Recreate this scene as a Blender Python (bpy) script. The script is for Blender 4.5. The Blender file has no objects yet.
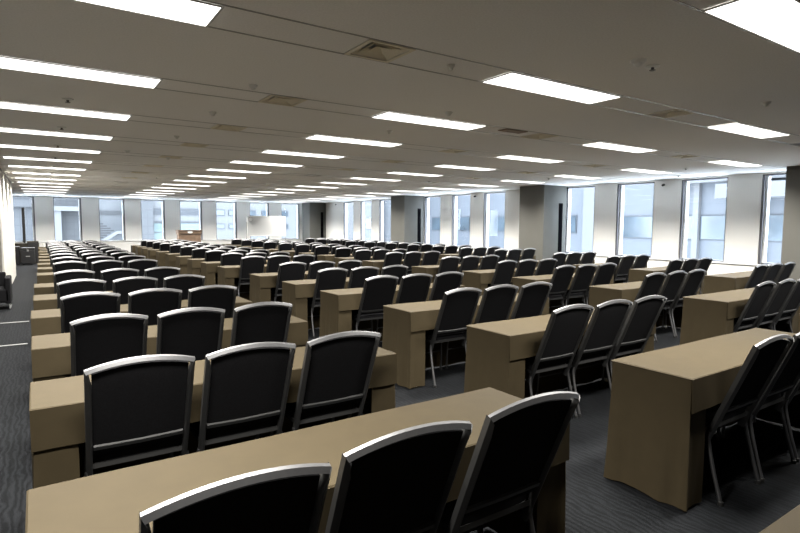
import bpy, bmesh, math, random
from mathutils import Vector, Matrix
random.seed(7)
scn = bpy.context.scene
COL = scn.collection
TA = 0.0076          # the table grid is turned this much against the room

# ------------------------------------------------------------------ materials
def mat(name, base, rough=0.6, metal=0.0, spec=0.5, noise=None, bump=None, emit=None, strength=0.0, sheen=0.0):
    m = bpy.data.materials.new(name); m.use_nodes = True
    nt = m.node_tree; b = nt.nodes['Principled BSDF']
    b.inputs['Base Color'].default_value = (*base, 1)
    b.inputs['Roughness'].default_value = rough
    b.inputs['Metallic'].default_value = metal
    b.inputs['Specular IOR Level'].default_value = spec
    if sheen: b.inputs['Sheen Weight'].default_value = sheen
    if emit:
        b.inputs['Emission Color'].default_value = (*emit, 1)
        b.inputs['Emission Strength'].default_value = strength
    if noise or bump:
        tc = nt.nodes.new('ShaderNodeTexCoord')
        nz = nt.nodes.new('ShaderNodeTexNoise')
        sc, amt = noise or (bump[0], 0.0)
        nz.inputs['Scale'].default_value = sc; nz.inputs['Detail'].default_value = 4
        nt.links.new(tc.outputs['Object'], nz.inputs['Vector'])
        if noise:
            r = nt.nodes.new('ShaderNodeValToRGB')
            r.color_ramp.elements[0].position = 0.3; r.color_ramp.elements[1].position = 0.7
            r.color_ramp.elements[0].color = tuple(c*(1-amt) for c in base)+(1,)
            r.color_ramp.elements[1].color = tuple(min(1, c*(1+amt)) for c in base)+(1,)
            nt.links.new(nz.outputs['Fac'], r.inputs['Fac'])
            nt.links.new(r.outputs['Color'], b.inputs['Base Color'])
        if bump:
            n2 = nt.nodes.new('ShaderNodeTexNoise'); n2.inputs['Scale'].default_value = bump[0]; n2.inputs['Detail'].default_value = 3
            nt.links.new(tc.outputs['Object'], n2.inputs['Vector'])
            bp = nt.nodes.new('ShaderNodeBump'); bp.inputs['Strength'].default_value = bump[1]; bp.inputs['Distance'].default_value = bump[2]
            nt.links.new(n2.outputs['Fac'], bp.inputs['Height']); nt.links.new(bp.outputs['Normal'], b.inputs['Normal'])
    return m

LAMP_FACE, LAMP_W, LAMP_SPREAD, SKY = 2.5, 74.0, 130, 9.5
DK = 1/SKY*.71       # facades seen in this light
M = {}
M['ceiling'] = mat('ceiling board', (.95, .94, .92), .95, spec=.1, noise=(90, .05), bump=(160, .25, .002))
M['slot'] = mat('ceiling joint metal', (.42, .41, .40), .32, metal=1.0)
M['wall'] = mat('white wall paint', (.84, .83, .80), .8, spec=.2, bump=(220, .08, .001))
M['backwall'] = mat('dark grey panel wall', (.10, .10, .10), .7)
M['leftwall'] = mat('grey side wall', (.30, .29, .27), .8)
M['column'] = mat('grey column cladding', (.09, .088, .079), .55, spec=.3, noise=(3, .04))
M['slit'] = mat('black recess', (.004, .004, .005), .95, spec=0)
M['frame_dark'] = mat('window frame aluminium', (.16, .16, .175), .4, metal=.5)
M['frame_white'] = mat('white jamb paint', (.78, .78, .78), .5)
M['cloth'] = mat('brown table cloth', (.041, .0315, .0172), .7, spec=.12, noise=(14, .05), bump=(420, .22, .0008))
M['ply'] = mat('table board', (.25, .19, .13), .5)
M['metal'] = mat('brushed aluminium', (.17, .17, .175), .5, metal=1.0, noise=(60, .05))
M['metal_shaded'] = mat('shaded aluminium rail', (.10, .10, .10), .45, metal=.9)  # same aluminium as the top rail, its dark reflections put into the colour
M['fabric'] = mat('black upholstery', (.0085, .0085, .0095), .9, spec=.08, noise=(120, .2), bump=(300, .3, .0008))
M['rubber'] = mat('black rubber', (.015, .015, .015), .7)
M['light'] = mat('lit diffuser', (.9, .9, .9), .5, emit=(1.0, .97, .93), strength=LAMP_FACE)
M['lightframe'] = mat('light trim', (.62, .62, .60), .5)
M['vent'] = mat('cream diffuser metal', (.85, .79, .64), .5)
M['ventdark'] = mat('duct dark', (.04, .037, .03), .8)
M['device'] = mat('white plastic device', (.8, .8, .77), .4)
M['devicedark'] = mat('dark sprinkler metal', (.10, .09, .08), .4, metal=.5)
M['speakerbrown'] = mat('brown ceiling panel', (.24, .17, .12), .6)
M['partition'] = mat('white partition vinyl', (.50, .49, .455), .6, noise=(6, .03))
M['wood'] = mat('lectern walnut', (.19, .125, .085), .55, noise=(7, .25))
M['woodlight'] = mat('lectern pale band', (.34, .26, .20), .5)
M['board'] = mat('whiteboard enamel', (.42, .42, .415), .8, spec=.1)
M['boardgrey'] = mat('grey metal', (.26, .26, .255), .4, metal=.3)
M['case'] = mat('black case', (.007, .007, .008), .5, noise=(20, .2))
M['paper'] = mat('paper white', (.85, .85, .83), .7)
M['darkcloth'] = mat('dark brown cloth', (.022, .018, .012), .9, noise=(10, .1))
M['tape'] = mat('pale floor strip', (.18, .18, .175), .5)
# buildings
M['b_white'] = mat('white facade', tuple(v*DK for v in (0.92, 0.95, 1.0)), .7, noise=(.8, .03))
M['b_blue'] = mat('pale blue facade', tuple(v*DK for v in (0.64, 0.72, 0.85)), .6, noise=(1.2, .05))
M['b_grey'] = mat('grey facade', tuple(v*DK for v in (0.42, 0.44, 0.48)), .7, noise=(.7, .05))
M['b_dark'] = mat('dark facade band', tuple(v*DK for v in (0.28, 0.32, 0.39)), .6, noise=(2, .15))
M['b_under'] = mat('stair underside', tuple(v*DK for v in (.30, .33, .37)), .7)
M['b_pale'] = mat('pale glass facade', tuple(v*DK for v in (.72, .77, .84)), .4, noise=(1.5, .08))
M['b_tread'] = mat('dark stair treads', tuple(v*DK for v in (.03, .04, .06)), .6)
M['b_glass'] = mat('facade glass', tuple(v*DK for v in (0.45, 0.6, 0.74)), .12, spec=.8, noise=(.6, .35))
M['b_cyan'] = mat('cyan glass panels', tuple(v*DK for v in (0.62, 0.9, 0.94)), .2, spec=.6, noise=(.5, .08))

def grid_mat(name, base, line, sx, sz):
    base = tuple(v*DK for v in base); line = tuple(v*DK for v in line)
    m = mat(name, base, .7); nt = m.node_tree; b = nt.nodes['Principled BSDF']
    tc = nt.nodes.new('ShaderNodeTexCoord'); mp = nt.nodes.new('ShaderNodeMapping')
    mp.inputs['Rotation'].default_value = (math.pi/2, 0, 0)
    br = nt.nodes.new('ShaderNodeTexBrick'); br.offset = 0
    br.inputs['Color1'].default_value = (*base, 1); br.inputs['Color2'].default_value = (*[c*.93 for c in base], 1)
    br.inputs['Mortar'].default_value = (*line, 1); br.inputs['Mortar Size'].default_value = .03
    br.inputs['Brick Width'].default_value = sx; br.inputs['Row Height'].default_value = sz; br.inputs['Scale'].default_value = 1
    nt.links.new(tc.outputs['Object'], mp.inputs['Vector']); nt.links.new(mp.outputs['Vector'], br.inputs['Vector'])
    nt.links.new(br.outputs['Color'], b.inputs['Base Color']); return m
M['b_grid'] = grid_mat('gridded grey facade', (.50, .535, .585), (.36, .38, .43), .42, .62)
M['b_recess'] = grid_mat('grey tiled recess', (.36, .38, .41), (.27, .29, .32), .5, .5)

def carpet():
    m = bpy.data.materials.new('wavy grey carpet'); m.use_nodes = True
    nt = m.node_tree; b = nt.nodes['Principled BSDF']; L = nt.links
    b.inputs['Roughness'].default_value = .95; b.inputs['Specular IOR Level'].default_value = .1
    tc = nt.nodes.new('ShaderNodeTexCoord')
    mp = nt.nodes.new('ShaderNodeMapping'); mp.inputs['Scale'].default_value = (1, .35, 1)
    L.new(tc.outputs['Object'], mp.inputs['Vector'])
    wv = nt.nodes.new('ShaderNodeTexWave'); wv.wave_type = 'BANDS'; wv.bands_direction = 'X'
    wv.inputs['Scale'].default_value = 9; wv.inputs['Distortion'].default_value = 7
    wv.inputs['Detail'].default_value = 2; wv.inputs['Detail Scale'].default_value = 2.2
    L.new(mp.outputs['Vector'], wv.inputs['Vector'])
    nz = nt.nodes.new('ShaderNodeTexNoise'); nz.inputs['Scale'].default_value = 180; nz.inputs['Detail'].default_value = 2
    L.new(tc.outputs['Object'], nz.inputs['Vector'])
    mx = nt.nodes.new('ShaderNodeMath'); mx.operation = 'MULTIPLY'
    L.new(wv.outputs['Fac'], mx.inputs[0]); L.new(nz.outputs['Fac'], mx.inputs[1])
    r = nt.nodes.new('ShaderNodeValToRGB')
    r.color_ramp.elements[0].position = .05; r.color_ramp.elements[0].color = (.0032, .0036, .0043, 1)
    r.color_ramp.elements[1].position = .6; r.color_ramp.elements[1].color = (.0098, .0108, .0124, 1)
    L.new(mx.outputs[0], r.inputs['Fac']); L.new(r.outputs['Color'], b.inputs['Base Color'])
    bp = nt.nodes.new('ShaderNodeBump'); bp.inputs['Strength'].default_value = .4; bp.inputs['Distance'].default_value = .003
    L.new(nz.outputs['Fac'], bp.inputs['Height']); L.new(bp.outputs['Normal'], b.inputs['Normal'])
    return m
M['carpet'] = carpet()

def glass():
    m = bpy.data.materials.new('window glass'); m.use_nodes = True
    nt = m.node_tree; nt.nodes.clear(); L = nt.links
    out = nt.nodes.new('ShaderNodeOutputMaterial'); mx = nt.nodes.new('ShaderNodeMixShader')
    tr = nt.nodes.new('ShaderNodeBsdfTransparent'); tr.inputs['Color'].default_value = (.94, .97, 1.0, 1)
    gl = nt.nodes.new('ShaderNodeBsdfGlossy'); gl.inputs['Roughness'].default_value = .02
    fr = nt.nodes.new('ShaderNodeFresnel'); fr.inputs['IOR'].default_value = 1.35
    ge = nt.nodes.new('ShaderNodeNewGeometry'); iv = nt.nodes.new('ShaderNodeMath'); iv.operation = 'SUBTRACT'; iv.inputs[0].default_value = 1
    L.new(ge.outputs['Backfacing'], iv.inputs[1])
    mu = nt.nodes.new('ShaderNodeMath'); mu.operation = 'MULTIPLY'
    L.new(fr.outputs['Fac'], mu.inputs[0]); L.new(iv.outputs[0], mu.inputs[1])
    L.new(mu.outputs[0], mx.inputs['Fac']); L.new(tr.outputs[0], mx.inputs[1]); L.new(gl.outputs[0], mx.inputs[2])
    L.new(mx.outputs[0], out.inputs['Surface']); return m
M['glass'] = glass()

# ------------------------------------------------------------------ mesh helpers
def box(bm, x0, x1, y0, y1, z0, z1):
    vs = [bm.verts.new(p) for p in ((x0,y0,z0),(x1,y0,z0),(x1,y1,z0),(x0,y1,z0),(x0,y0,z1),(x1,y0,z1),(x1,y1,z1),(x0,y1,z1))]
    for f in ((0,3,2,1),(4,5,6,7),(0,1,5,4),(1,2,6,5),(2,3,7,6),(3,0,4,7)): bm.faces.new([vs[i] for i in f])
    return vs
def tube(bm, pts, r, n=10, cap=True, radii=None):
    pts = [Vector(p) for p in pts]; rings = []
    for i, p in enumerate(pts):
        d = (pts[min(i+1, len(pts)-1)] - pts[max(i-1, 0)]).normalized()
        ref = Vector((0, 0, 1)) if abs(d.z) < .9 else Vector((1, 0, 0))
        a = d.cross(ref).normalized(); b = d.cross(a)
        rr = radii[i] if radii else r
        rings.append([bm.verts.new(p + (a*math.cos(2*math.pi*k/n) + b*math.sin(2*math.pi*k/n))*rr) for k in range(n)])
    for A, B_ in zip(rings, rings[1:]):
        for k in range(n): bm.faces.new((A[k], A[(k+1) % n], B_[(k+1) % n], B_[k]))
    if cap: bm.faces.new(rings[0]); bm.faces.new(rings[-1][::-1])
def lathe(bm, prof, cx, cy, n=20):
    rings = []
    for r, z in prof: rings.append([bm.verts.new((cx + r*math.cos(2*math.pi*k/n), cy + r*math.sin(2*math.pi*k/n), z)) for k in range(n)])
    for A, B_ in zip(rings, rings[1:]):
        for k in range(n): bm.faces.new((A[k], A[(k+1) % n], B_[(k+1) % n], B_[k]))
    bm.faces.new(rings[0]); bm.faces.new(rings[-1][::-1])
def link(name, bm, m, parent=None, smooth=False, bevel=0, kind=None, label=None, cat=None, group=None):
    bmesh.ops.recalc_face_normals(bm, faces=bm.faces)
    if bevel: bmesh.ops.bevel(bm, geom=list(bm.edges), offset=bevel, segments=2, profile=.5, affect='EDGES', clamp_overlap=True)
    me = bpy.data.meshes.new(name); bm.to_mesh(me); bm.free()
    me.materials.append(m)
    if smooth:
        for p in me.polygons: p.use_smooth = True
        try: me.set_sharp_from_angle(angle=math.radians(38))
        except Exception: pass
    o = bpy.data.objects.new(name, me); COL.objects.link(o)
    if parent: o.parent = parent
    tag(o, label, cat, group, kind); return o
def tag(o, label=None, cat=None, group=None, kind=None):
    if label: o['label'] = label
    if cat: o['category'] = cat
    if group: o['group'] = group
    if kind: o['kind'] = kind
def empty(name, loc=(0,0,0), rz=0, label=None, cat=None, group=None, kind=None):
    o = bpy.data.objects.new(name, None); COL.objects.link(o); o.location = loc; o.rotation_euler = (0, 0, rz)
    o.empty_display_size = .1; tag(o, label, cat, group, kind); return o
def copy_tree(o, parent=None):
    c = o.copy(); COL.objects.link(c)
    if parent: c.parent = parent
    for ch in [x for x in bpy.data.objects if x.parent == o]: copy_tree(ch, c)
    return c
KIDS = {}
def fast_copy(o, parent=None):
    if o.name not in KIDS: KIDS[o.name] = [x for x in bpy.data.objects if x.parent == o]
    c = o.copy(); COL.objects.link(c)
    if parent: c.parent = parent
    for ch in KIDS[o.name]: fast_copy(ch, c)
    return c
def cube(name, x0, x1, y0, y1, z0, z1, m, parent=None, bevel=0, **k):
    bm = bmesh.new(); box(bm, x0, x1, y0, y1, z0, z1); return link(name, bm, m, parent, bevel=bevel, **k)
def rot(x, y):
    c, s = math.cos(TA), math.sin(TA); return (x*c - y*s, x*s + y*c)
ORD = ['first','second','third','fourth','fifth','sixth','seventh','eighth','ninth','tenth','eleventh','twelfth','thirteenth','fourteenth','fifteenth','sixteenth','seventeenth']
COLN = ['leftmost column', 'second column from left', 'third column from left', 'rightmost column']

# ------------------------------------------------------------------ room shell
XL, XR, YB, YF, HC = -1.9, 11.8035, -2.0, 25.8273, 2.5219
TW = .22
cube('floor', XL-TW, XR+TW, YB-TW, YF+TW, -.15, 0, M['carpet'], kind='structure')

YL, LW, LLEN, BAY = 3.0577, .325, 1.26, 1.6
VX = [1.605+3.2*c for c in range(3)]
KR = range(-2, 14)
# ceiling, with holes for the air diffusers
xs = [XL-TW] + [v for x in VX for v in (x, x+LW)] + [XR+TW]
ys = [YB-TW] + [v for k in KR for v in (YL+k*BAY-LW, YL+k*BAY)] + [YF+TW]
bm = bmesh.new()
V = {(i, j): bm.verts.new((x, y, HC)) for i, x in enumerate(xs) for j, y in enumerate(ys)}
U = {(i, j): bm.verts.new((x, y, HC+.16)) for i, x in enumerate(xs) for j, y in enumerate(ys)}
for i in range(len(xs)-1):
    for j in range(len(ys)-1):
        hole = (i % 2 == 1) and (j % 2 == 1)
        if not hole: bm.faces.new((V[i,j], V[i,j+1], V[i+1,j+1], V[i+1,j]))
        else:
            q = [(i,j), (i,j+1), (i+1,j+1), (i+1,j)]
            for a in range(4): bm.faces.new((V[q[a]], V[q[(a+1)%4]], U[q[(a+1)%4]], U[q[a]]))
        bm.faces.new((U[i,j], U[i+1,j], U[i+1,j+1], U[i,j+1]))
me_c = link('ceiling', bm, M['ceiling'], kind='structure')

# metal joints that run along both edges of every light row
bm = bmesh.new()
for k in KR:
    for y in (YL+k*BAY-LW-.007, YL+k*BAY+.007):
        box(bm, XL, XR, y-.006, y+.006, HC-.003, HC)
link('trim_1', bm, M['slot'], kind='structure')

# right wall with window bays
ZS, ZH, OW = .7215, HC-.035, .971
def near_edge(k): return 5.5718 + k*BAY
RK = [-3, -2, -1, 0, 1, 2, 4, 5, 6, 8, 9, 10]
def span(k):
    a = near_edge(k); b_ = a+OW
    if k == -1: a = 4.24
    if k == -2: b_ = 3.22
    return a, b_
bm = bmesh.new()
box(bm, XR, XR+TW, YB, YF, 0, ZS); box(bm, XR, XR+TW, YB, YF, ZH, HC)
y = YB
for k in RK:
    a, b_ = span(k); box(bm, XR, XR+TW, y, a, ZS, ZH); y = b_
box(bm, XR, XR+TW, y, YF, ZS, ZH)
link('wall_right', bm, M['wall'], kind='structure')
# front wall
FX = [.4351+k*BAY for k in range(-1, 7)]
bm = bmesh.new()
box(bm, XL-TW, XR+TW, YF, YF+TW, 0, ZS-.008); box(bm, XL-TW, XR+TW, YF, YF+TW, ZH, HC)
x = XL-TW
for a in FX: box(bm, x, a, YF, YF+TW, ZS-.008, ZH); x = a+OW
box(bm, x, XR+TW, YF, YF+TW, ZS-.008, ZH)
link('wall_front', bm, M['wall'], kind='structure')
cube('wall_left', XL-TW, XL, YB, YF, 0, HC, M['leftwall'], kind='structure')
cube('wall_back', XL-TW, XR+TW, YB-TW, YB, 0, HC, M['backwall'], kind='structure')
cube('baseboard_right', XR-.012, XR, YB, YF, 0, .07, M['frame_dark'], kind='structure')
cube('baseboard_front', XL, XR-.012, YF-.012, YF, 0, .07, M['frame_dark'], kind='structure')
# sills
cube('trim_2', XR-.03, XR, YB, YF-.03, ZS-.025, ZS-.002, M['frame_white'], kind='structure', bevel=.004)
cube('trim_3', XL, XR, YF-.03, YF, ZS-.033, ZS-.010, M['frame_white'], kind='structure', bevel=.004)

wn = 0
def window(axis, a, b_, z0, z1):
    global wn
    wn += 1
    D = .15
    def bx(bm, u0, u1, d0, d1, z0, z1):
        if axis == 'x': box(bm, XR+d0, XR+d1, u0, u1, z0, z1)
        else: box(bm, u0, u1, YF+d0, YF+d1, z0, z1)
    e = empty('window_%d' % wn, (0,0,0), kind='structure')
    bm = bmesh.new()   # dark aluminium frame lining the opening
    g = .002
    bx(bm, a+g, a+.022, .012, D+.05, z0+g, z1-g); bx(bm, b_-.045, b_-g, .012, D+.05, z0+g, z1-g)
    bx(bm, a+.022, b_-.045, .08, D+.05, z0+g, z0+.03); bx(bm, a+.022, b_-.045, .012, D+.05, z1-.03, z1-g)
    link('window_frame', bm, M['frame_dark'], e)
    bm = bmesh.new()   # pale inner jamb beside the glass
    bx(bm, b_-.085, b_-.047, .07, D+.03, z0+.032, z1-.032)
    link('jamb', bm, M['frame_white'], e)
    bm = bmesh.new(); bx(bm, a+.023, b_-.086, D-.01, D-.002, z0+.032, z1-.032)
    link('pane', bm, M['glass'], e)
for k in RK:
    a, b_ = span(k); window('x', a, b_, ZS, ZH)
for a in FX: window('y', a, a+OW, ZS-.008, ZH)

# grey columns standing against the right wall
for n, (y0, y1) in enumerate([(3.33, 4.20), (9.667, 10.53), (16.154, 17.06), (24.40, 25.30)]):
    e = empty('trim_%d' % (4+n), (0,0,0), kind='structure')
    bm = bmesh.new(); box(bm, 10.925, XR-.001, y0, y1, 0, HC-.001)
    link('cladding', bm, M['column'], e, bevel=.004)
    if n: 
        bm = bmesh.new(); box(bm, 11.51, 11.66 if n > 0 else 11.6, y0-.006, y0+.02, .30, 2.06); link('slot', bm, M['slit'], e)
    bm = bmesh.new(); box(bm, 10.917, XR-.002, y0-.008, y1+.008, 0, .07); link('skirting', bm, M['frame_dark'], e)

# accordion partition along the left aisle
e = empty('folding_partition', (-.68, 15.3, 0), label='white pleated folding partition hanging beside the left aisle', cat='partition')
bm = bmesh.new()
n = 44; y0, y1 = -2.6, 2.6; th = .03
pts = [((-.05 if i % 2 else .05), y0+(y1-y0)*i/n) for i in range(n+1)]
lo, hi = .02, HC-.05
A = []
for x, y in pts: A.append([bm.verts.new((x-th/2, y, lo)), bm.verts.new((x+th/2, y, lo)), bm.verts.new((x+th/2, y, hi)), bm.verts.new((x-th/2, y, hi))])
for a, b_ in zip(A, A[1:]):
    for q in range(4): bm.faces.new((a[q], a[(q+1)%4], b_[(q+1)%4], b_[q]))
bm.faces.new(A[0]); bm.faces.new(A[-1])
link('pleated_panel', bm, M['partition'], e)
bm = bmesh.new(); box(bm, -.06, .06, -2.7, 2.7, HC-.05, HC-.004); link('track', bm, M['frame_dark'], e)

# ------------------------------------------------------------------ ceiling fittings
def make_light():
    e = empty('ceiling_light')
    bm = bmesh.new(); w = .012; z0, z1 = -.010, -.0035
    L_, W_ = LLEN, LW
    box(bm, 0, w, 0, W_, z0, z1); box(bm, L_-w, L_, 0, W_, z0, z1); box(bm, w, L_-w, 0, w, z0, z1); box(bm, w, L_-w, W_-w, W_, z0, z1)
    link('trim_frame', bm, M['lightframe'], e)
    bm = bmesh.new(); box(bm, w, L_-w, w, W_-w, -.008, -.0035); link('diffuser', bm, M['light'], e)
    ld = bpy.data.lights.new('lamp', 'AREA'); ld.shape = 'RECTANGLE'; ld.size = LLEN-.04; ld.size_y = LW-.04
    ld.energy = LAMP_W; ld.color = (1.0, .965, .895); ld.spread = math.radians(LAMP_SPREAD)
    lo_ = bpy.data.objects.new('lamp_tube', ld); COL.objects.link(lo_); lo_.parent = e; lo_.location = (LLEN/2, LW/2, -.014)
    return e
first = make_light(); used = False
for c in range(4):
    x = [.7832-LLEN, 2.7356, 5.9356, 9.1356][c]
    vis0 = [0, -1, 0, 1][c]
    for k in KR:
        if k < -1: continue
        o = first if not used else fast_copy(first)
        used = True
        o.location = (x, YL+k*BAY-LW, HC)
        if k >= vis0: lab = 'lit white ceiling panel light, %s from camera, %s' % (ORD[k-vis0], COLN[c]); grp = 'ceiling panel lights'
        else: lab = 'lit ceiling panel light in a row beside or behind the camera'; grp = 'ceiling panel lights beside or behind the camera'
        tag(o, lab, 'ceiling light', grp)

def make_vent():
    e = empty('air_diffuser')
    S = LW/2
    def ring(bm, r0, r1, z0, z1, t=.004):
        o = [[bm.verts.new((sx*r, sy*r, z)) for sx, sy in ((-1,-1),(1,-1),(1,1),(-1,1))] for r, z in ((r0,z0),(r1,z1),(r1,z1+t),(r0,z0+t))]
        for a in range(4):
            for q in range(4): bm.faces.new((o[a][q], o[a][(q+1)%4], o[(a+1)%4][(q+1)%4], o[(a+1)%4][q]))
    bm = bmesh.new(); ring(bm, S-.002, S-.028, -.006, -.006); link('rim', bm, M['vent'], e)
    for r0, r1 in ((S-.030, S-.062), (S-.066, S-.098)):
        bm = bmesh.new(); ring(bm, r0, r1, -.001, .030); link('louvre', bm, M['vent'], e)
    bm = bmesh.new(); r = S-.102
    a = [bm.verts.new((sx*r, sy*r, .002)) for sx, sy in ((-1,-1),(1,-1),(1,1),(-1,1))]
    b_ = [bm.verts.new((sx*r*.35, sy*r*.35, .032)) for sx, sy in ((-1,-1),(1,-1),(1,1),(-1,1))]
    for q in range(4): bm.faces.new((a[q], a[(q+1)%4], b_[(q+1)%4], b_[q]))
    bm.faces.new(b_); link('core', bm, M['vent'], e)
    bm = bmesh.new(); box(bm, -S+.003, S-.003, -S+.003, S-.003, .12, .15); link('duct_back', bm, M['ventdark'], e)
    return e
first = make_vent(); used = False
GAP = ['between the two left light columns', 'between the middle light columns', 'between the two right light columns']
for c in range(3):
    for k in range(0 if c else 0, 8 if c == 0 else 5):
        if c == 2 and k < 1: continue
        o = first if not used else fast_copy(first); used = True
        o.location = (VX[c]+LW/2, YL+k*BAY-LW/2, HC)
        tag(o, 'cream square louvred air diffuser %s, %s from camera' % (GAP[c], ORD[k-(1 if c == 2 else 0)]), 'air vent', 'square ceiling air diffusers')

def sprinkler(x, y, label):
    e = empty('ceiling_sprinkler', (x, y, HC), label=label, cat='sprinkler', group='dark sprinkler heads in the ceiling')
    bm = bmesh.new(); lathe(bm, [(.045, -.001), (.045, -.006), (.02, -.012)], 0, 0, 16); link('escutcheon', bm, M['device'], e, smooth=True)
    bm = bmesh.new(); lathe(bm, [(.010, -.012), (.011, -.020), (.005, -.024), (.020, -.028), (.020, -.031)], 0, 0, 14); link('nozzle', bm, M['devicedark'], e, smooth=True)
def detector(x, y, r, label, kind=0):
    r *= .8
    e = empty('smoke_detector' if kind else 'ceiling_sensor', (x, y, HC), label=label, cat='smoke detector' if kind else 'sensor', group='small white ceiling devices')
    bm = bmesh.new(); lathe(bm, [(r, -.001), (r, -.008), (r*.8, -.02)], 0, 0, 18); link('base', bm, M['device'], e, smooth=True)
    bm = bmesh.new(); lathe(bm, [(r*.55, -.02), (r*.5, -.034), (r*.2, -.04)], 0, 0, 18); link('dome', bm, M['device'], e, smooth=True)
for i, y in enumerate((5.50, 7.13, 8.80, 10.4, 12.0, 13.6, 15.2)):
    sprinkler(.23, y, 'dark sprinkler head among leftmost light column, %s from camera' % ORD[i])
sprinkler(3.41, 2.12, 'dark sprinkler head beside flat white disc, top right of photo')
for x, y, l in ((7.86, 10.565, 'before the second grey column'), (9.48, 8.27, 'above the third grey column from front'), (9.81, 5.37, 'near the first right windows'), (11.13, 6.24, 'right above the window pier camera'), (2.25, 13.47, 'far off in second light column')):
    sprinkler(x, y, 'dark sprinkler head ' + l)
detector(2.30, 2.86, .032, 'small white sensor right of the nearest square air diffuser')
detector(1.39, 4.13, .042, 'white sensor left of the second square air diffuser')
detector(1.40, 5.33, .042, 'white sensor left of the third square air diffuser')
detector(1.41, 7.02, .040, 'white sensor left of the fourth square air diffuser')
detector(1.74, 9.36, .045, 'white sensor past the fourth square air diffuser, far left')
detector(3.22, 2.10, .060, 'flat white smoke detector disc, top right of photo', 1)
detector(1.09, 8.83, .055, 'round white smoke detector beside the leftmost light column', 1)
detector(5.18, 2.17, .045, 'small white sensor near right edge of the ceiling')
detector(3.23, 4.04, .045, 'white sensor above the second panel light of second column')
detector(3.31, 5.21, .045, 'white sensor above the third panel light of second column')
cube('ceiling_speaker', 4.27, 4.60, 4.33-.0, 4.47, HC-.012, HC-.004, M['speakerbrown'], label='small brown rectangular ceiling speaker left of a square diffuser', cat='speaker', bevel=.002)

# cameras on the piers
def cctv(x, y, z, label):
    e = empty('wall_camera', (x, y, z), label=label, cat='camera', group='small dark cameras on the right wall piers')
    bm = bmesh.new(); box(bm, -.03, 0, -.02, .02, -.02, .02); link('bracket', bm, M['device'], e, bevel=.003)
    bm = bmesh.new(); tube(bm, [(-.03,0,0),(-.09,-.01,-.015)], .028, 14); link('housing', bm, M['rubber'], e, smooth=True)
cctv(XR, 6.93, 2.40, 'small dark camera high on the white pier between second and third right windows')
cctv(XR, 13.30, 2.40, 'small dark camera high on a white pier between two far columns')
cctv(XR, 23.2, 2.42, 'small dark camera high on the far white pier near the corner')

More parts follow.
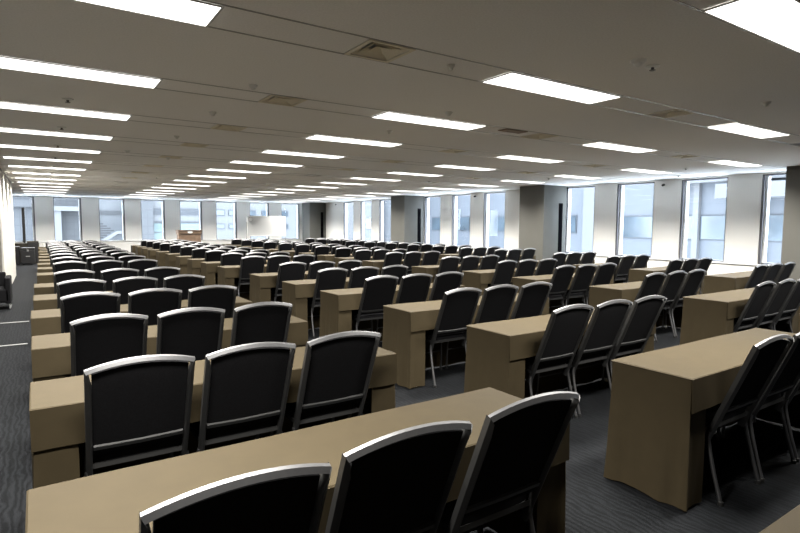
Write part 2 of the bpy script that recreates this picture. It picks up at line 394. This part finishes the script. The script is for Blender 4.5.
# ------------------------------------------------------------------ table with fitted cloth cover
TL, TWD, TH = 1.80, .458, .70
def make_table():
    e = empty('draped_table')
    W2, L2 = TWD/2, TL/2
    RET = .165
    # perimeter of the full-length skirt, from the left return on the chair side round the back to the right return
    path = []
    def seg(x0, y0, x1, y1, n):
        for i in range(n): path.append((x0+(x1-x0)*i/n, y0+(y1-y0)*i/n))
    seg(-L2+RET, -W2, -L2+.012, -W2, 8); path.append((-L2+.004, -W2+.004))
    seg(-L2, -W2+.012, -L2, W2-.012, 14); path.append((-L2+.004, W2-.004))
    seg(-L2+.012, W2, L2-.012, W2, 44); path.append((L2-.004, W2-.004))
    seg(L2, W2-.012, L2, -W2+.012, 14); path.append((L2-.004, -W2+.004))
    seg(L2-.012, -W2, L2-RET, -W2, 8); path.append((L2-RET, -W2))
    bm = bmesh.new(); N = 14; outer = []; inner = []
    def sheet(A, B_):
        n_, m_ = len(A), len(A[0])
        for i in range(n_-1):
            for j in range(m_-1):
                bm.faces.new((A[i][j], A[i+1][j], A[i+1][j+1], A[i][j+1])); bm.faces.new((B_[i][j], B_[i][j+1], B_[i+1][j+1], B_[i+1][j]))
        for i in range(n_-1):
            for j in (0, m_-1): bm.faces.new((A[i][j], A[i+1][j], B_[i+1][j], B_[i][j]))
        for j in range(m_-1):
            for i in (0, n_-1): bm.faces.new((A[i][j], A[i][j+1], B_[i][j+1], B_[i][j]))
    s = 0; prev = None
    for i, (x, y) in enumerate(path):
        if prev: s += math.hypot(x-prev[0], y-prev[1])
        prev = (x, y)
        cx = max(-L2+.05, min(L2-.05, x)); cy = max(-W2+.05, min(W2-.05, y))
        dx, dy = x-cx, y-cy; d = math.hypot(dx, dy) or 1; dx /= d; dy /= d
        corner = abs(dx*dy)*2
        c = []; c2 = []
        for j in range(N+1):
            t = j/N; z = TH-.003 - (TH-.014)*t
            amp = .007*math.sin(s*23)*t**1.3 + .005*math.sin(s*41+1.7)*t**1.2 + .0025*math.sin(s*67+z*9)*min(1, t*2)
            end = 1 if abs(x) > L2-.02 else .55
            out = .006*t**1.6*end + amp*end + corner*(.010*t**2 - .003*math.exp(-((t-.3)/.13)**2))
            if y < -W2+.02 and abs(x) < L2-.02: out = -.004 - .004*t + amp*.5
            zz = z + .005*math.sin(s*17)*t if t > .9 else z
            c.append(bm.verts.new((x+dx*out, y+dy*out, max(.004, zz))))
            c2.append(bm.verts.new((x+dx*(out-.003), y+dy*(out-.003), max(.004, zz))))
        outer.append(c); inner.append(c2)
    sheet(outer, inner)
    # top with a softened rim
    nx, ny = 28, 10; A = []; B_ = []
    def rim(a, n, half):
        t = a/n*2-1
        if a == 0: return -half-.003
        if a == 1: return -half+.002
        if a == n: return half+.003
        if a == n-1: return half-.002
        return t*half*(n-1)/n
    for i in range(nx+1):
        a = []; b2 = []
        for j in range(ny+1):
            x = rim(i, nx, L2); y = rim(j, ny, W2)
            z = TH+.0012*math.sin(x*7)*math.sin(y*9)
            if i in (0, nx) or j in (0, ny): z = TH-.005
            a.append(bm.verts.new((x, y, z))); b2.append(bm.verts.new((x*.998, y*.996, z-.004)))
        A.append(a); B_.append(b2)
    sheet(A, B_)
    # short valance along the chair side
    A = []; B_ = []; n = 46
    for i in range(n+1):
        x = -L2-.002 + (TL+.004)*i/n; a = []; b2 = []
        for j in range(5):
            t = j/4; z = TH-.004-.176*t
            y = -W2-.0035-.003*t-.003*math.sin(x*15+1)*t-.002*math.sin(x*33)*t; z += .003*math.sin(x*6)*t
            a.append(bm.verts.new((x, y, z))); b2.append(bm.verts.new((x, y+.003, z)))
        A.append(a); B_.append(b2)
    sheet(A, B_)
    link('cloth_cover', bm, M['cloth'], e, smooth=True)
    bm = bmesh.new(); box(bm, -L2+.02, L2-.02, -W2+.02, W2-.02, TH-.045, TH-.018); link('tabletop', bm, M['ply'], e)
    for sx in (-1, 1):
        for sy in (-1, 1):
            bm = bmesh.new(); x = sx*(L2-.09); y = sy*(W2-.05)
            tube(bm, [(x, y, .03), (x, y, TH-.04)], .014, 8); l = link('leg', bm, M['metal'], e, smooth=True)
            bm = bmesh.new(); lathe(bm, [(.017, .0005), (.02, .008), (.02, .026), (.016, .034)], x, y, 12); link('foot', bm, M['device'], l, smooth=True)
    return e

# ------------------------------------------------------------------ banquet chair
def frame_profile_sweep(path, w, d, ch, rise=.55):
    """sweep a chamfered rail along a path in the back plane. path = list of (u, v, nu, nv): point on the OUTER edge and outward normal."""
    bm = bmesh.new(); rings = []
    # profile: (inwards distance, depth) depth>0 = rearwards
    prof = [(0, -d*.5), (0, d*.5-ch*rise), (ch, d*.5), (w-.006, d*.5), (w, d*.5-.008), (w, -d*.5)]
    for u, v, nu, nv in path:
        rings.append([bm.verts.new(P3(u-nu*a, v-nv*a, b_)) for a, b_ in prof])
    for A, B_ in zip(rings, rings[1:]):
        for k in range(6): bm.faces.new((A[k], A[(k+1)%6], B_[(k+1)%6], B_[k]))
    bm.faces.new(rings[0]); bm.faces.new(rings[-1][::-1])
    return bm
REC = math.radians(22)
# chair local space: origin on the floor between the rear feet, faces +Y
def P3(u, v, d):   # u across, v up along the back from z=.40, d rearwards normal to the back
    # the back leans backwards (-Y) with height
    y = .093 - v*math.sin(REC) - d*math.cos(REC)
    z = .335 + v*math.cos(REC) - d*math.sin(REC)
    return (u, y, z)
def make_chair():
    e = empty('banquet_chair')
    VT = .578; HWt, HWb = .213, .209; crest = .036
    def hw(v): return HWb + (HWt-HWb)*max(0, min(1, v/VT))**.8
    # top rail, arched
    path = []; n = 16
    R = (HWt**2+crest**2)/(2*crest)
    for i in range(n+1):
        u = -HWt + 2*HWt*i/n
        v = VT + math.sqrt(R*R-u*u) - (R-crest)
        nu, nv = u/R, math.sqrt(1-(u/R)**2)
        if i in (0, n): nu, nv = (.62 if i else -.62), .95      # mitred ends
        path.append((u, v, nu, nv))
    bm = frame_profile_sweep(path, .018, .023, .012, 1.0); link('top_rail', bm, M['metal'], e, smooth=True, label='bright brushed aluminium top rail')
    for s in (-1, 1):
        path = []
        for i in range(9):
            v = VT*i/8 - .02*(1 if i == 0 else 0)
            nu, nv = 1.0, 0.0
            if i == 8: nu, nv = .62, .95
            path.append((s*hw(max(0, v)), v, s*nu, nv))
        bm = frame_profile_sweep(path, .025, .034, .015, .8); link('side_rail', bm, M['metal_shaded'], e, smooth=True)
    bm = bmesh.new()
    i0 = hw(.09)-.028
    path = [(-i0, .190, 0, 1), (0, .186, 0, 1), (i0, .190, 0, 1)]
    rr = []
    for u, v, a, b_ in path:
        rr.append([bm.verts.new(P3(u, v+dv, dd)) for dv, dd in ((0, -.006), (-.004, .012), (-.022, .012), (-.026, -.006))])
    for A, B_ in zip(rr, rr[1:]):
        for k in range(4): bm.faces.new((A[k], A[(k+1)%4], B_[(k+1)%4], B_[k]))
    bm.faces.new(rr[0]); bm.faces.new(rr[-1][::-1])
    link('lower_rail', bm, M['metal_shaded'], e, label='grey lower rail of the backrest')
    # upholstered back panel
    bm = bmesh.new(); nu_, nv_ = 12, 12
    F = {}; Bk = {}
    for i in range(nu_+1):
        for j in range(nv_+1):
            a = i/nu_*2-1; t = j/nv_
            v0 = .13; v1 = VT - .030
            v = v0+(v1-v0)*t
            h = hw(v)-.026; u = a*h
            v += t*(math.sqrt(R*R-u*u)-(R-crest))
            puff = (1-abs(a)**4)*(1-abs(2*t-1)**6)
            F[i,j] = bm.verts.new(P3(u, v, -.014-.010*puff))
            Bk[i,j] = bm.verts.new(P3(u, v, .000+.003*puff))
    for i in range(nu_):
        for j in range(nv_):
            bm.faces.new((F[i,j], F[i,j+1], F[i+1,j+1], F[i+1,j])); bm.faces.new((Bk[i,j], Bk[i+1,j], Bk[i+1,j+1], Bk[i,j+1]))
    for i in range(nu_):
        for j in (0, nv_): bm.faces.new((F[i,j], F[i+1,j], Bk[i+1,j], Bk[i,j]))
    for j in range(nv_):
        for i in (0, nu_): bm.faces.new((F[i,j], F[i,j+1], Bk[i,j+1], Bk[i,j]))
    link('backrest', bm, M['fabric'], e, smooth=True)
    # seat cushion
    bm = bmesh.new(); nx, ny = 12, 12; T = {}; Bt = {}
    for i in range(nx+1):
        for j in range(ny+1):
            a = i/nx*2-1; b_ = j/ny*2-1
            # rounded rectangle
            rx = .196 + .006*((b_+1)/2); 
            k = 1 - .06*(abs(a)**6)*(abs(b_)**6)
            x = a*rx*k; y = .262 + b_*.196*k
            puff = (1-abs(a)**5)*(1-abs(b_)**5)
            T[i,j] = bm.verts.new((x, y, .445+.030*puff)); Bt[i,j] = bm.verts.new((x, y, .412))
    for i in range(nx):
        for j in range(ny):
            bm.faces.new((T[i,j], T[i+1,j], T[i+1,j+1], T[i,j+1])); bm.faces.new((Bt[i,j], Bt[i,j+1], Bt[i+1,j+1], Bt[i+1,j]))
    for i in range(nx):
        for j in (0, ny): bm.faces.new((T[i,j], T[i+1,j], Bt[i+1,j], Bt[i,j]))
    for j in range(ny):
        for i in (0, nx): bm.faces.new((T[i,j], T[i,j+1], Bt[i,j+1], Bt[i,j]))
    link('seat', bm, M['fabric'], e, smooth=True)
    bm = bmesh.new()
    for s in (-1, 1): box(bm, s*.190-.010, s*.190+.010, .066, .445, .388, .411)
    box(bm, -.18, .18, .066, .086, .388, .411); box(bm, -.18, .18, .425, .445, .388, .411)
    link('seat_frame', bm, M['rubber'], e)
    for s in (-1, 1):
        for rear in (True, False):
            bm = bmesh.new()
            if rear: pts = [(s*.206, .080, .372), (s*.208, .085, .335), (s*.212, .072, .27), (s*.215, .045, .16), (s*.218, .003, .012)]
            else: pts = [(s*.190, .430, .392), (s*.196, .434, .34), (s*.204, .440, .18), (s*.206, .446, .012)]
            tube(bm, pts, .0105, 10); l = link('leg', bm, M['metal'], e, smooth=True)
            bm = bmesh.new(); lathe(bm, [(.0135, .0006), (.0145, .006), (.0135, .022), (.011, .024)], pts[-1][0], pts[-1][1], 12); link('foot_cap', bm, M['rubber'], l, smooth=True)
    bm = bmesh.new(); tube(bm, [(-.203, .4395, .20), (.203, .4395, .20)], .0075, 8); link('stretcher', bm, M['metal'], e, smooth=True)
    return e

table0 = make_table(); chair0 = make_chair(); used_t = used_c = False
XC = [-.047, 2.702, 5.80, 8.72]
FAR = {-1: .565, 0: 1.828, 1: 3.085, 2: 4.28, 3: 5.63, 4: 6.83, 5: 8.10, 6: 9.86, 7: 11.08, 8: 12.25, 9: 13.42, 10: 14.65, 11: 15.90, 12: 17.2, 13: 18.35, 14: 19.5, 15: 20.6}
C0 = {0: -1, 1: 0, 2: 1, 3: 1}
DXO = {(0,6): .035, (0,7): .05, (0,8): .065, (0,9): .075, (0,10): .09, (0,11): .10, (0,12): .10, (0,13): .11, (0,14): .11, (0,15): .11, (2,4): .08, (2,5): -.05, (2,6): -.10, (2,7): -.12, (3,2): -.08}
TW_ = {(0,0,0): (.008, -.028, -.012), (0,0,1): (.0, -.004, -.008), (0,0,2): (.018, .0, -.004), (0,1,0): (-.005, .012, 0), (0,1,1): (-.022, .008, 0), (0,1,2): (-.016, .006, 0)}
for c in range(4):
    for k in range(C0[c], 16):
        far = FAR[k]; x0 = XC[c] + DXO.get((c, k), 0) + (random.uniform(-.012, .012) if k > 2 else 0)
        if c == 0 and k == 2: far += .07
        ry = random.uniform(-.004, .004) if k > 1 else 0
        t = table0 if not used_t else fast_copy(table0); used_t = True
        x, y = rot(x0+.9, far-TWD/2); t.location = (x, y, 0); t.rotation_euler = (0, 0, TA+ry)
        o_ = ORD[k-C0[c]]
        tag(t, 'brown cloth covered table, %s from camera, %s' % (o_, COLN[c]), 'table', 'seminar tables under brown fitted cloths')
        if k < 0: continue
        for i in range(3):
            ch = chair0 if not used_c else fast_copy(chair0); used_c = True
            j = .007 if k > 0 else 0
            cx = x0+.9-.006+(i-1)*.487+random.uniform(-j, j)*.4; cy = far-.522+random.uniform(-j, j*.2)
            rz = random.uniform(-.012, .012) if k > 0 else 0
            if c == 1: cx += (.036, .030, .024)[i]
            a = TW_.get((c, k, i))
            if a: cx += a[0]; cy += a[1]; rz += a[2]
            x, y = rot(cx, cy); ch.location = (x, y, 0); ch.rotation_euler = (0, 0, TA+rz)
            tag(ch, 'black padded chair, %s seat, %s table from camera, %s' % (['left', 'middle', 'right'][i], o_, COLN[c]), 'chair', 'black chairs with aluminium top rails')

# ------------------------------------------------------------------ things at the front of the room
# lectern
e = empty('lectern', (5.03, 23.2, 0), label='wide brown wooden lectern with a paper on top, before the front windows', cat='lectern')
bm = bmesh.new(); box(bm, -.43, .43, -.20, .20, 0, 1.02); link('body', bm, M['wood'], e, bevel=.006)
bm = bmesh.new(); box(bm, -.47, .47, -.26, .24, 1.165, 1.20); link('top_board', bm, M['wood'], e, bevel=.006)
bm = bmesh.new(); box(bm, -.45, .45, -.235, .22, 1.055, 1.165); link('upper_box', bm, M['wood'], e, bevel=.004)
bm = bmesh.new(); box(bm, -.45, .45, -.215, .22, 1.02, 1.055); link('band', bm, M['woodlight'], e, bevel=.003, label='pale wood band')
bm = bmesh.new(); lathe(bm, [(.10, -.004), (.10, .004)], 0, 0, 24)
bmesh.ops.scale(bm, vec=(1, .55, 1), verts=bm.verts); bmesh.ops.rotate(bm, cent=(0,0,0), matrix=Matrix.Rotation(math.pi/2, 3, 'X'), verts=bm.verts); bmesh.ops.translate(bm, vec=(0, -.241, 1.115), verts=bm.verts)
link('emblem_plate', bm, M['paper'], e, smooth=True, label='small pale oval plate')
# whiteboard on wheels
e = empty('whiteboard', (8.70, 24.3, 0), label='large white mobile whiteboard standing before the front windows', cat='whiteboard')
bm = bmesh.new(); box(bm, -.88, .90, -.012, .012, .93, 1.80); link('writing_surface', bm, M['board'], e)
bm = bmesh.new()
box(bm, -.905, -.88, -.02, .02, .90, 1.825); box(bm, .90, .925, -.02, .02, .90, 1.825); box(bm, -.88, .90, -.02, .02, 1.80, 1.825); box(bm, -.88, .90, -.02, .02, .90, .93)
link('board_frame', bm, M['device'], e)
bm = bmesh.new(); box(bm, -.86, .88, -.07, -.02, .895, .915); link('pen_tray', bm, M['boardgrey'], e)
for s in (-1, 1):
    bm = bmesh.new(); x = .01+s*.935; tube(bm, [(x, 0, .06), (x, 0, 1.55)], .016, 10); tube(bm, [(x, -.28, .06), (x, .28, .06)], .018, 10)
    l = link('stand', bm, M['boardgrey'], e, smooth=True)
    for yy in (-.26, .26):
        bm = bmesh.new(); tube(bm, [(x-.012, yy, .03), (x+.012, yy, .03)], .0295, 14); link('caster', bm, M['rubber'], l, smooth=True)
e = empty('wall_clock', (7.95, 24.22, 1.67), label='round grey disc hanging on the whiteboard upper left corner', cat='disc')
bm = bmesh.new(); tube(bm, [(0, .05, 0), (0, 0, 0)], .115, 28); link('rim', bm, M['boardgrey'], e, smooth=True)
bm = bmesh.new(); tube(bm, [(0, 0, 0), (0, -.006, 0)], .085, 28); link('face', bm, M['board'], e, smooth=True)
e.name = 'round_disc'

# tall black post loudspeaker by the left front window
e = empty('tall_speaker', (-.545, 24.6, 0), label='tall thin black column speaker before the leftmost front window', cat='speaker')
bm = bmesh.new(); box(bm, -.045, .045, -.05, .05, .72, 2.02); link('cabinet', bm, M['case'], e, bevel=.008)
bm = bmesh.new(); tube(bm, [(0,0,.02),(0,0,.74)], .022, 12); link('pole', bm, M['case'], e, smooth=True)
bm = bmesh.new(); lathe(bm, [(.17, .001), (.17, .015), (.05, .03), (.024, .05)], 0, 0, 24); link('base', bm, M['case'], e, smooth=True)
# draped head table and equipment
e = empty('head_table', (-.75, 24.0, 0), label='dark brown draped side table beyond the black cases at the front', cat='table')
bm = bmesh.new(); box(bm, -.85, .66, -.26, .26, .005, .70); bmesh.ops.subdivide_edges(bm, edges=bm.edges[:], cuts=8, use_grid_fill=True)
for v in bm.verts:
    t = (.70-v.co.z)/.7
    if abs(abs(v.co.y)-.26) < 1e-4: v.co.y += (.02*t+.012*math.sin(v.co.x*31)*t)*(1 if v.co.y > 0 else -1)
    if v.co.x < -.84 or v.co.x > .65: v.co.x += (.02*t+.010*math.sin(v.co.y*37)*t)*(1 if v.co.x > 0 else -1)
link('cloth_cover', bm, M['darkcloth'], e, smooth=True)
bm = bmesh.new(); box(bm, -.86, .67, -.27, .27, .701, .708); link('top_cloth', bm, M['darkcloth'], e, bevel=.002)
def case(name, x, y, w, d, h, label):
    e = empty(name, (x, y, 0), label=label, cat='case')
    bm = bmesh.new(); box(bm, -w/2, w/2, -d/2, d/2, .06, h-.10); link('body', bm, M['case'], e, bevel=.012)
    bm = bmesh.new(); box(bm, -w/2-.004, w/2+.004, -d/2-.004, d/2+.004, h-.098, h); link('lid', bm, M['case'], e, bevel=.012)
    bm = bmesh.new(); box(bm, -.06, .06, -d/2-.018, -d/2-.006, h*.5-.015, h*.5+.015); link('handle', bm, M['boardgrey'], e, bevel=.004)
    bm = bmesh.new(); box(bm, -.03, .03, -d/2-.014, -d/2-.005, h-.13, h-.07); link('latch', bm, M['boardgrey'], e, bevel=.003)
    for sx in (-1, 1):
        for sy in (-1, 1):
            bm = bmesh.new(); x_ = sx*(w/2-.06); y_ = sy*(d/2-.06)
            tube(bm, [(x_-.014, y_, .03), (x_+.014, y_, .03)], .0295, 12); link('caster', bm, M['rubber'], e, smooth=True)
case('equipment_case', -.90, 22.85, .50, .44, .64, 'black wheeled equipment case against the left partition end')
case('equipment_case', -.42, 22.75, .40, .44, .60, 'black wheeled equipment case right of its neighbour, before dark table')
e = empty('equipment_rack', (-.30, 23.45, 0), label='dark brown upright cabinet at the head of the left aisle', cat='cabinet')
bm = bmesh.new(); box(bm, -.17, .17, -.15, .15, .0, .80); link('body', bm, M['darkcloth'], e, bevel=.008)
bm = bmesh.new(); box(bm, -.15, .15, -.160, -.151, .06, .76); link('door', bm, M['case'], e, bevel=.002)
e.location = (-.27, 23.4, 0)
# cups on the front left table
for i, (dx, dy, h) in enumerate([(.25, -.14, .10), (.37, -.10, .13), (.80, -.17, .09)]):
    bm = bmesh.new(); X, Y = rot(XC[0]+dx, FAR[15]+dy)
    lathe(bm, [(.028, TH+.0022), (.038, TH+h), (.034, TH+h), (.025, TH+.006)], X, Y, 18)
    link('paper_cup', bm, M['paper'], smooth=True, cat='cup', group='white cups on the farthest left table',
         label=['small white cup, left one on the farthest left table', 'tall white cup, middle one on the farthest left table', 'short white cup, right one on the farthest left table'][i])

# black seat by the partition, cut by the left edge of the photo
e = empty('low_armchair', (-.82, 11.40, 0), label='black low seat with chrome base beside the partition at left edge', cat='chair')
bm = bmesh.new(); box(bm, -.34, .34, -.30, .30, .12, .36); link('seat', bm, M['fabric'], e, bevel=.03)
bm = bmesh.new(); box(bm, .27, .35, -.30, .30, .10, .54); link('armrest', bm, M['fabric'], e, bevel=.02)
bm = bmesh.new(); box(bm, -.35, -.27, -.30, .30, .10, .54); link('armrest', bm, M['fabric'], e, bevel=.02)
bm = bmesh.new(); box(bm, -.27, .27, .20, .30, .20, .60); link('backrest', bm, M['fabric'], e, bevel=.02)
for s in (-1, 1):
    bm = bmesh.new(); x = s*.33; tube(bm, [(x, -.25, .12), (x, -.29, .02), (x, -.25, .012), (x, .25, .012), (x, .29, .02), (x, .25, .12)], .0115, 10); link('leg', bm, M['metal'], e, smooth=True)
for i, (y, x1) in enumerate([(9.62, -.20), (7.83, -.19)]):
    bm = bmesh.new(); box(bm, -1.5, x1, y-.018, y+.018, .0005, .008)
    link('floor_strip', bm, M['tape'], cat='floor strip', group='thin pale strips across the left aisle', bevel=.002,
         label=['thin pale strip across the left aisle carpet, the farther one', 'thin pale strip across the left aisle carpet, the nearer one'][i])

# ------------------------------------------------------------------ buildings outside
def part(name, m, parent, *bs):
    bm = bmesh.new()
    for b_ in bs: box(bm, *b_)
    return link(name, bm, m, parent)
# long building seen through the right-hand windows
BX = 32
e = empty('office_building', (0, 0, 0), label='pale blue office block outside the right side windows', cat='building')
part('wall', M['b_blue'], e, (BX, BX+12, -12, 62, -14, 5.4))
part('roof_slab', M['b_white'], e, (BX-.8, BX+12.5, -12.5, 18.6, 3.95, 4.75), (BX-.4, BX+12.5, -12.5, 62.5, 5.4, 6.2))
part('cornice', M['b_white'], e, (BX-1.6, BX, -12.5, 15.0, 2.98, 3.75))
for y in (-9.5, -3.5, 2.2, 7.5, 13.2, 16.68, 24.0, 31.0, 35.5, 40.0, 44.0, 52.0):
    part('pilaster', M['b_white'], e, (BX-.30, BX-.002, y-.17 if y < 20 else y-.5, y+.17 if y < 20 else y+.5, -14, 5.4))
for z in (-7.4, -3.3, .72):
    for y0, y1 in ((-12, -9.7), (-9.3, -3.7), (-3.3, 2.0), (2.4, 7.3), (7.7, 13.0), (13.4, 16.5), (16.9, 23.4)):
        w = part('window', M['b_dark'], e, (BX-.06, BX-.002, y0, y1, z-.04, z+1.40))
        part('pane', M['b_glass'], w, (BX-.09, BX-.061, y0+.06, y1-.06, z+.02, z+1.34))
    for y0 in (25.2, 27.4, 29.2, 32.3, 36.8, 41.0, 45.5, 48.5, 54):
        w = part('window', M['b_dark'], e, (BX-.06, BX-.002, y0, y0+1.4, z+.20, z+1.5))
        part('pane', M['b_glass'], w, (BX-.09, BX-.061, y0+.08, y0+1.32, z+.27, z+1.43))
# buildings ahead
BY_ = 45
e = empty('apartment_block', (0, 0, 0), label='white office block with rows of windows behind the whiteboard', cat='building')
part('wall', M['b_white'], e, (11.2, 26, BY_, BY_+10, -14, 9))
for z in (-7.0, -5.0, -2.9, -.95, 1.03, 2.10, 3.40, 5.6, 7.4):
    if z == 2.10: z0, z1 = 2.12, 2.60
    else: z0, z1 = z, z+.42
    for x0 in (11.6, 12.9, 14.2, 15.7, 17.1, 18.9, 20.6, 22.3):
        w = part('window', M['b_dark'], e, (x0, x0+1.0, BY_-.05, BY_-.002, z0, z1))
        part('pane', M['b_glass'], w, (x0+.05, x0+.95, BY_-.08, BY_-.051, z0+.04, z1-.04))
e = empty('banded_building', (0, 0, 0), label='white building with dark band and cyan glass behind the lectern', cat='building')
part('wall', M['b_white'], e, (7.15, 11.0, BY_, BY_+10, -14, 9))
part('side_wall', M['b_grid'], e, (5.9, 7.13, BY_-.4, BY_+10, -14, 9))
for z0, z1 in ((2.12, 2.62), (3.45, 3.6), (1.52, 1.60), (5.4, 6.0)):
    part('band', M['b_dark'], e, (7.16, 10.99, BY_-.06, BY_-.002, z0, z1))
for z0, z1 in ((.80, 1.46), (-.1, .72), (-1.0, -.18), (-3.0, -1.4)):
    part('glass_panel', M['b_cyan'], e, (7.2, 10.95, BY_-.06, BY_-.002, z0, z1))
e = empty('stair_building', (0, 0, 0), label='grey building with white outdoor staircase behind the left front windows', cat='building')
part('wall', M['b_grid'], e, (-12, 5.84, BY_+3, BY_+10, -14, 9))
part('pale_front', M['b_pale'], e, (2.9, 5.8, BY_+2.62, BY_+2.99, -14, 6))
part('header_band', M['b_grey'], e, (2.9, 5.8, BY_+2.5, BY_+2.61, 2.1, 2.42))
part('recess', M['b_recess'], e, (1.25, 2.75, BY_+1.0, BY_+2.98, -14, 2.28))
part('canopy', M['b_white'], e, (.55, 2.75, BY_-.3, BY_+2.98, 2.30, 2.62), (.62, 1.2, BY_-.1, BY_+.9, -14, 2.30))
part('header', M['b_grey'], e, (-12, .3, BY_+2.4, BY_+2.98, 2.6, 3.1))
# outdoor staircase
def slab(name, poly, y0, y1, m, parent):
    bm = bmesh.new(); A = [bm.verts.new((x, y0, z)) for x, z in poly]; B_ = [bm.verts.new((x, y1, z)) for x, z in poly]
    bm.faces.new(A); bm.faces.new(B_[::-1]); n_ = len(poly)
    for q in range(n_): bm.faces.new((A[q], A[(q+1)%n_], B_[(q+1)%n_], B_[q]))
    return link(name, bm, m, parent)
slab('stair_stringer', [(3.2, -.30), (4.66, .68), (5.85, .68), (5.85, .88), (4.58, .88), (3.2, -.03)], BY_-.6, BY_-.45, M['b_white'], e)
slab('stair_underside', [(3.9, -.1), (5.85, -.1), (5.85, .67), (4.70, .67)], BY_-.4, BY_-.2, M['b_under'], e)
bm = bmesh.new()
for i in range(7):
    z = .36+i*.165; xr = 3.50+.95*max(0, 1-abs(z-.86)/.66)
    box(bm, 3.2, xr, BY_-.44, BY_-.15, z, z+.105)
link('stair_treads', bm, M['b_tread'], e)

# ------------------------------------------------------------------ daylight
w = bpy.data.worlds.new('overcast sky'); scn.world = w; w.use_nodes = True
bg = w.node_tree.nodes['Background']; bg.inputs['Color'].default_value = (.84, .92, 1.0, 1); bg.inputs['Strength'].default_value = SKY

# ------------------------------------------------------------------ camera
F_, YAW, PIT, ROLL, H_ = 538.1356, .5948-TA, .0775, .0058, 1.4632
r = Vector((math.cos(YAW), -math.sin(YAW), 0)); f = Vector((math.sin(YAW), math.cos(YAW), 0)); u = Vector((0, 0, 1))
f2 = f*math.cos(PIT)-u*math.sin(PIT); u2 = u*math.cos(PIT)+f*math.sin(PIT)
r3 = r*math.cos(ROLL)+u2*math.sin(ROLL); u3 = u2*math.cos(ROLL)-r*math.sin(ROLL)
cd = bpy.data.cameras.new('camera'); cam = bpy.data.objects.new('camera', cd); COL.objects.link(cam)
cd.sensor_width = 36; cd.lens = 36*F_/800; cd.clip_start = .05; cd.clip_end = 300
cam.matrix_world = Matrix(((r3.x, u3.x, -f2.x, 0), (r3.y, u3.y, -f2.y, 0), (r3.z, u3.z, -f2.z, H_), (0, 0, 0, 1)))
scn.camera = cam

vs_ = scn.view_settings
scn.display_settings.display_device = 'sRGB'
vs_.view_transform = 'Standard'; vs_.look = 'None'; vs_.gamma = 1; vs_.exposure = 0.58; vs_.use_curve_mapping = False
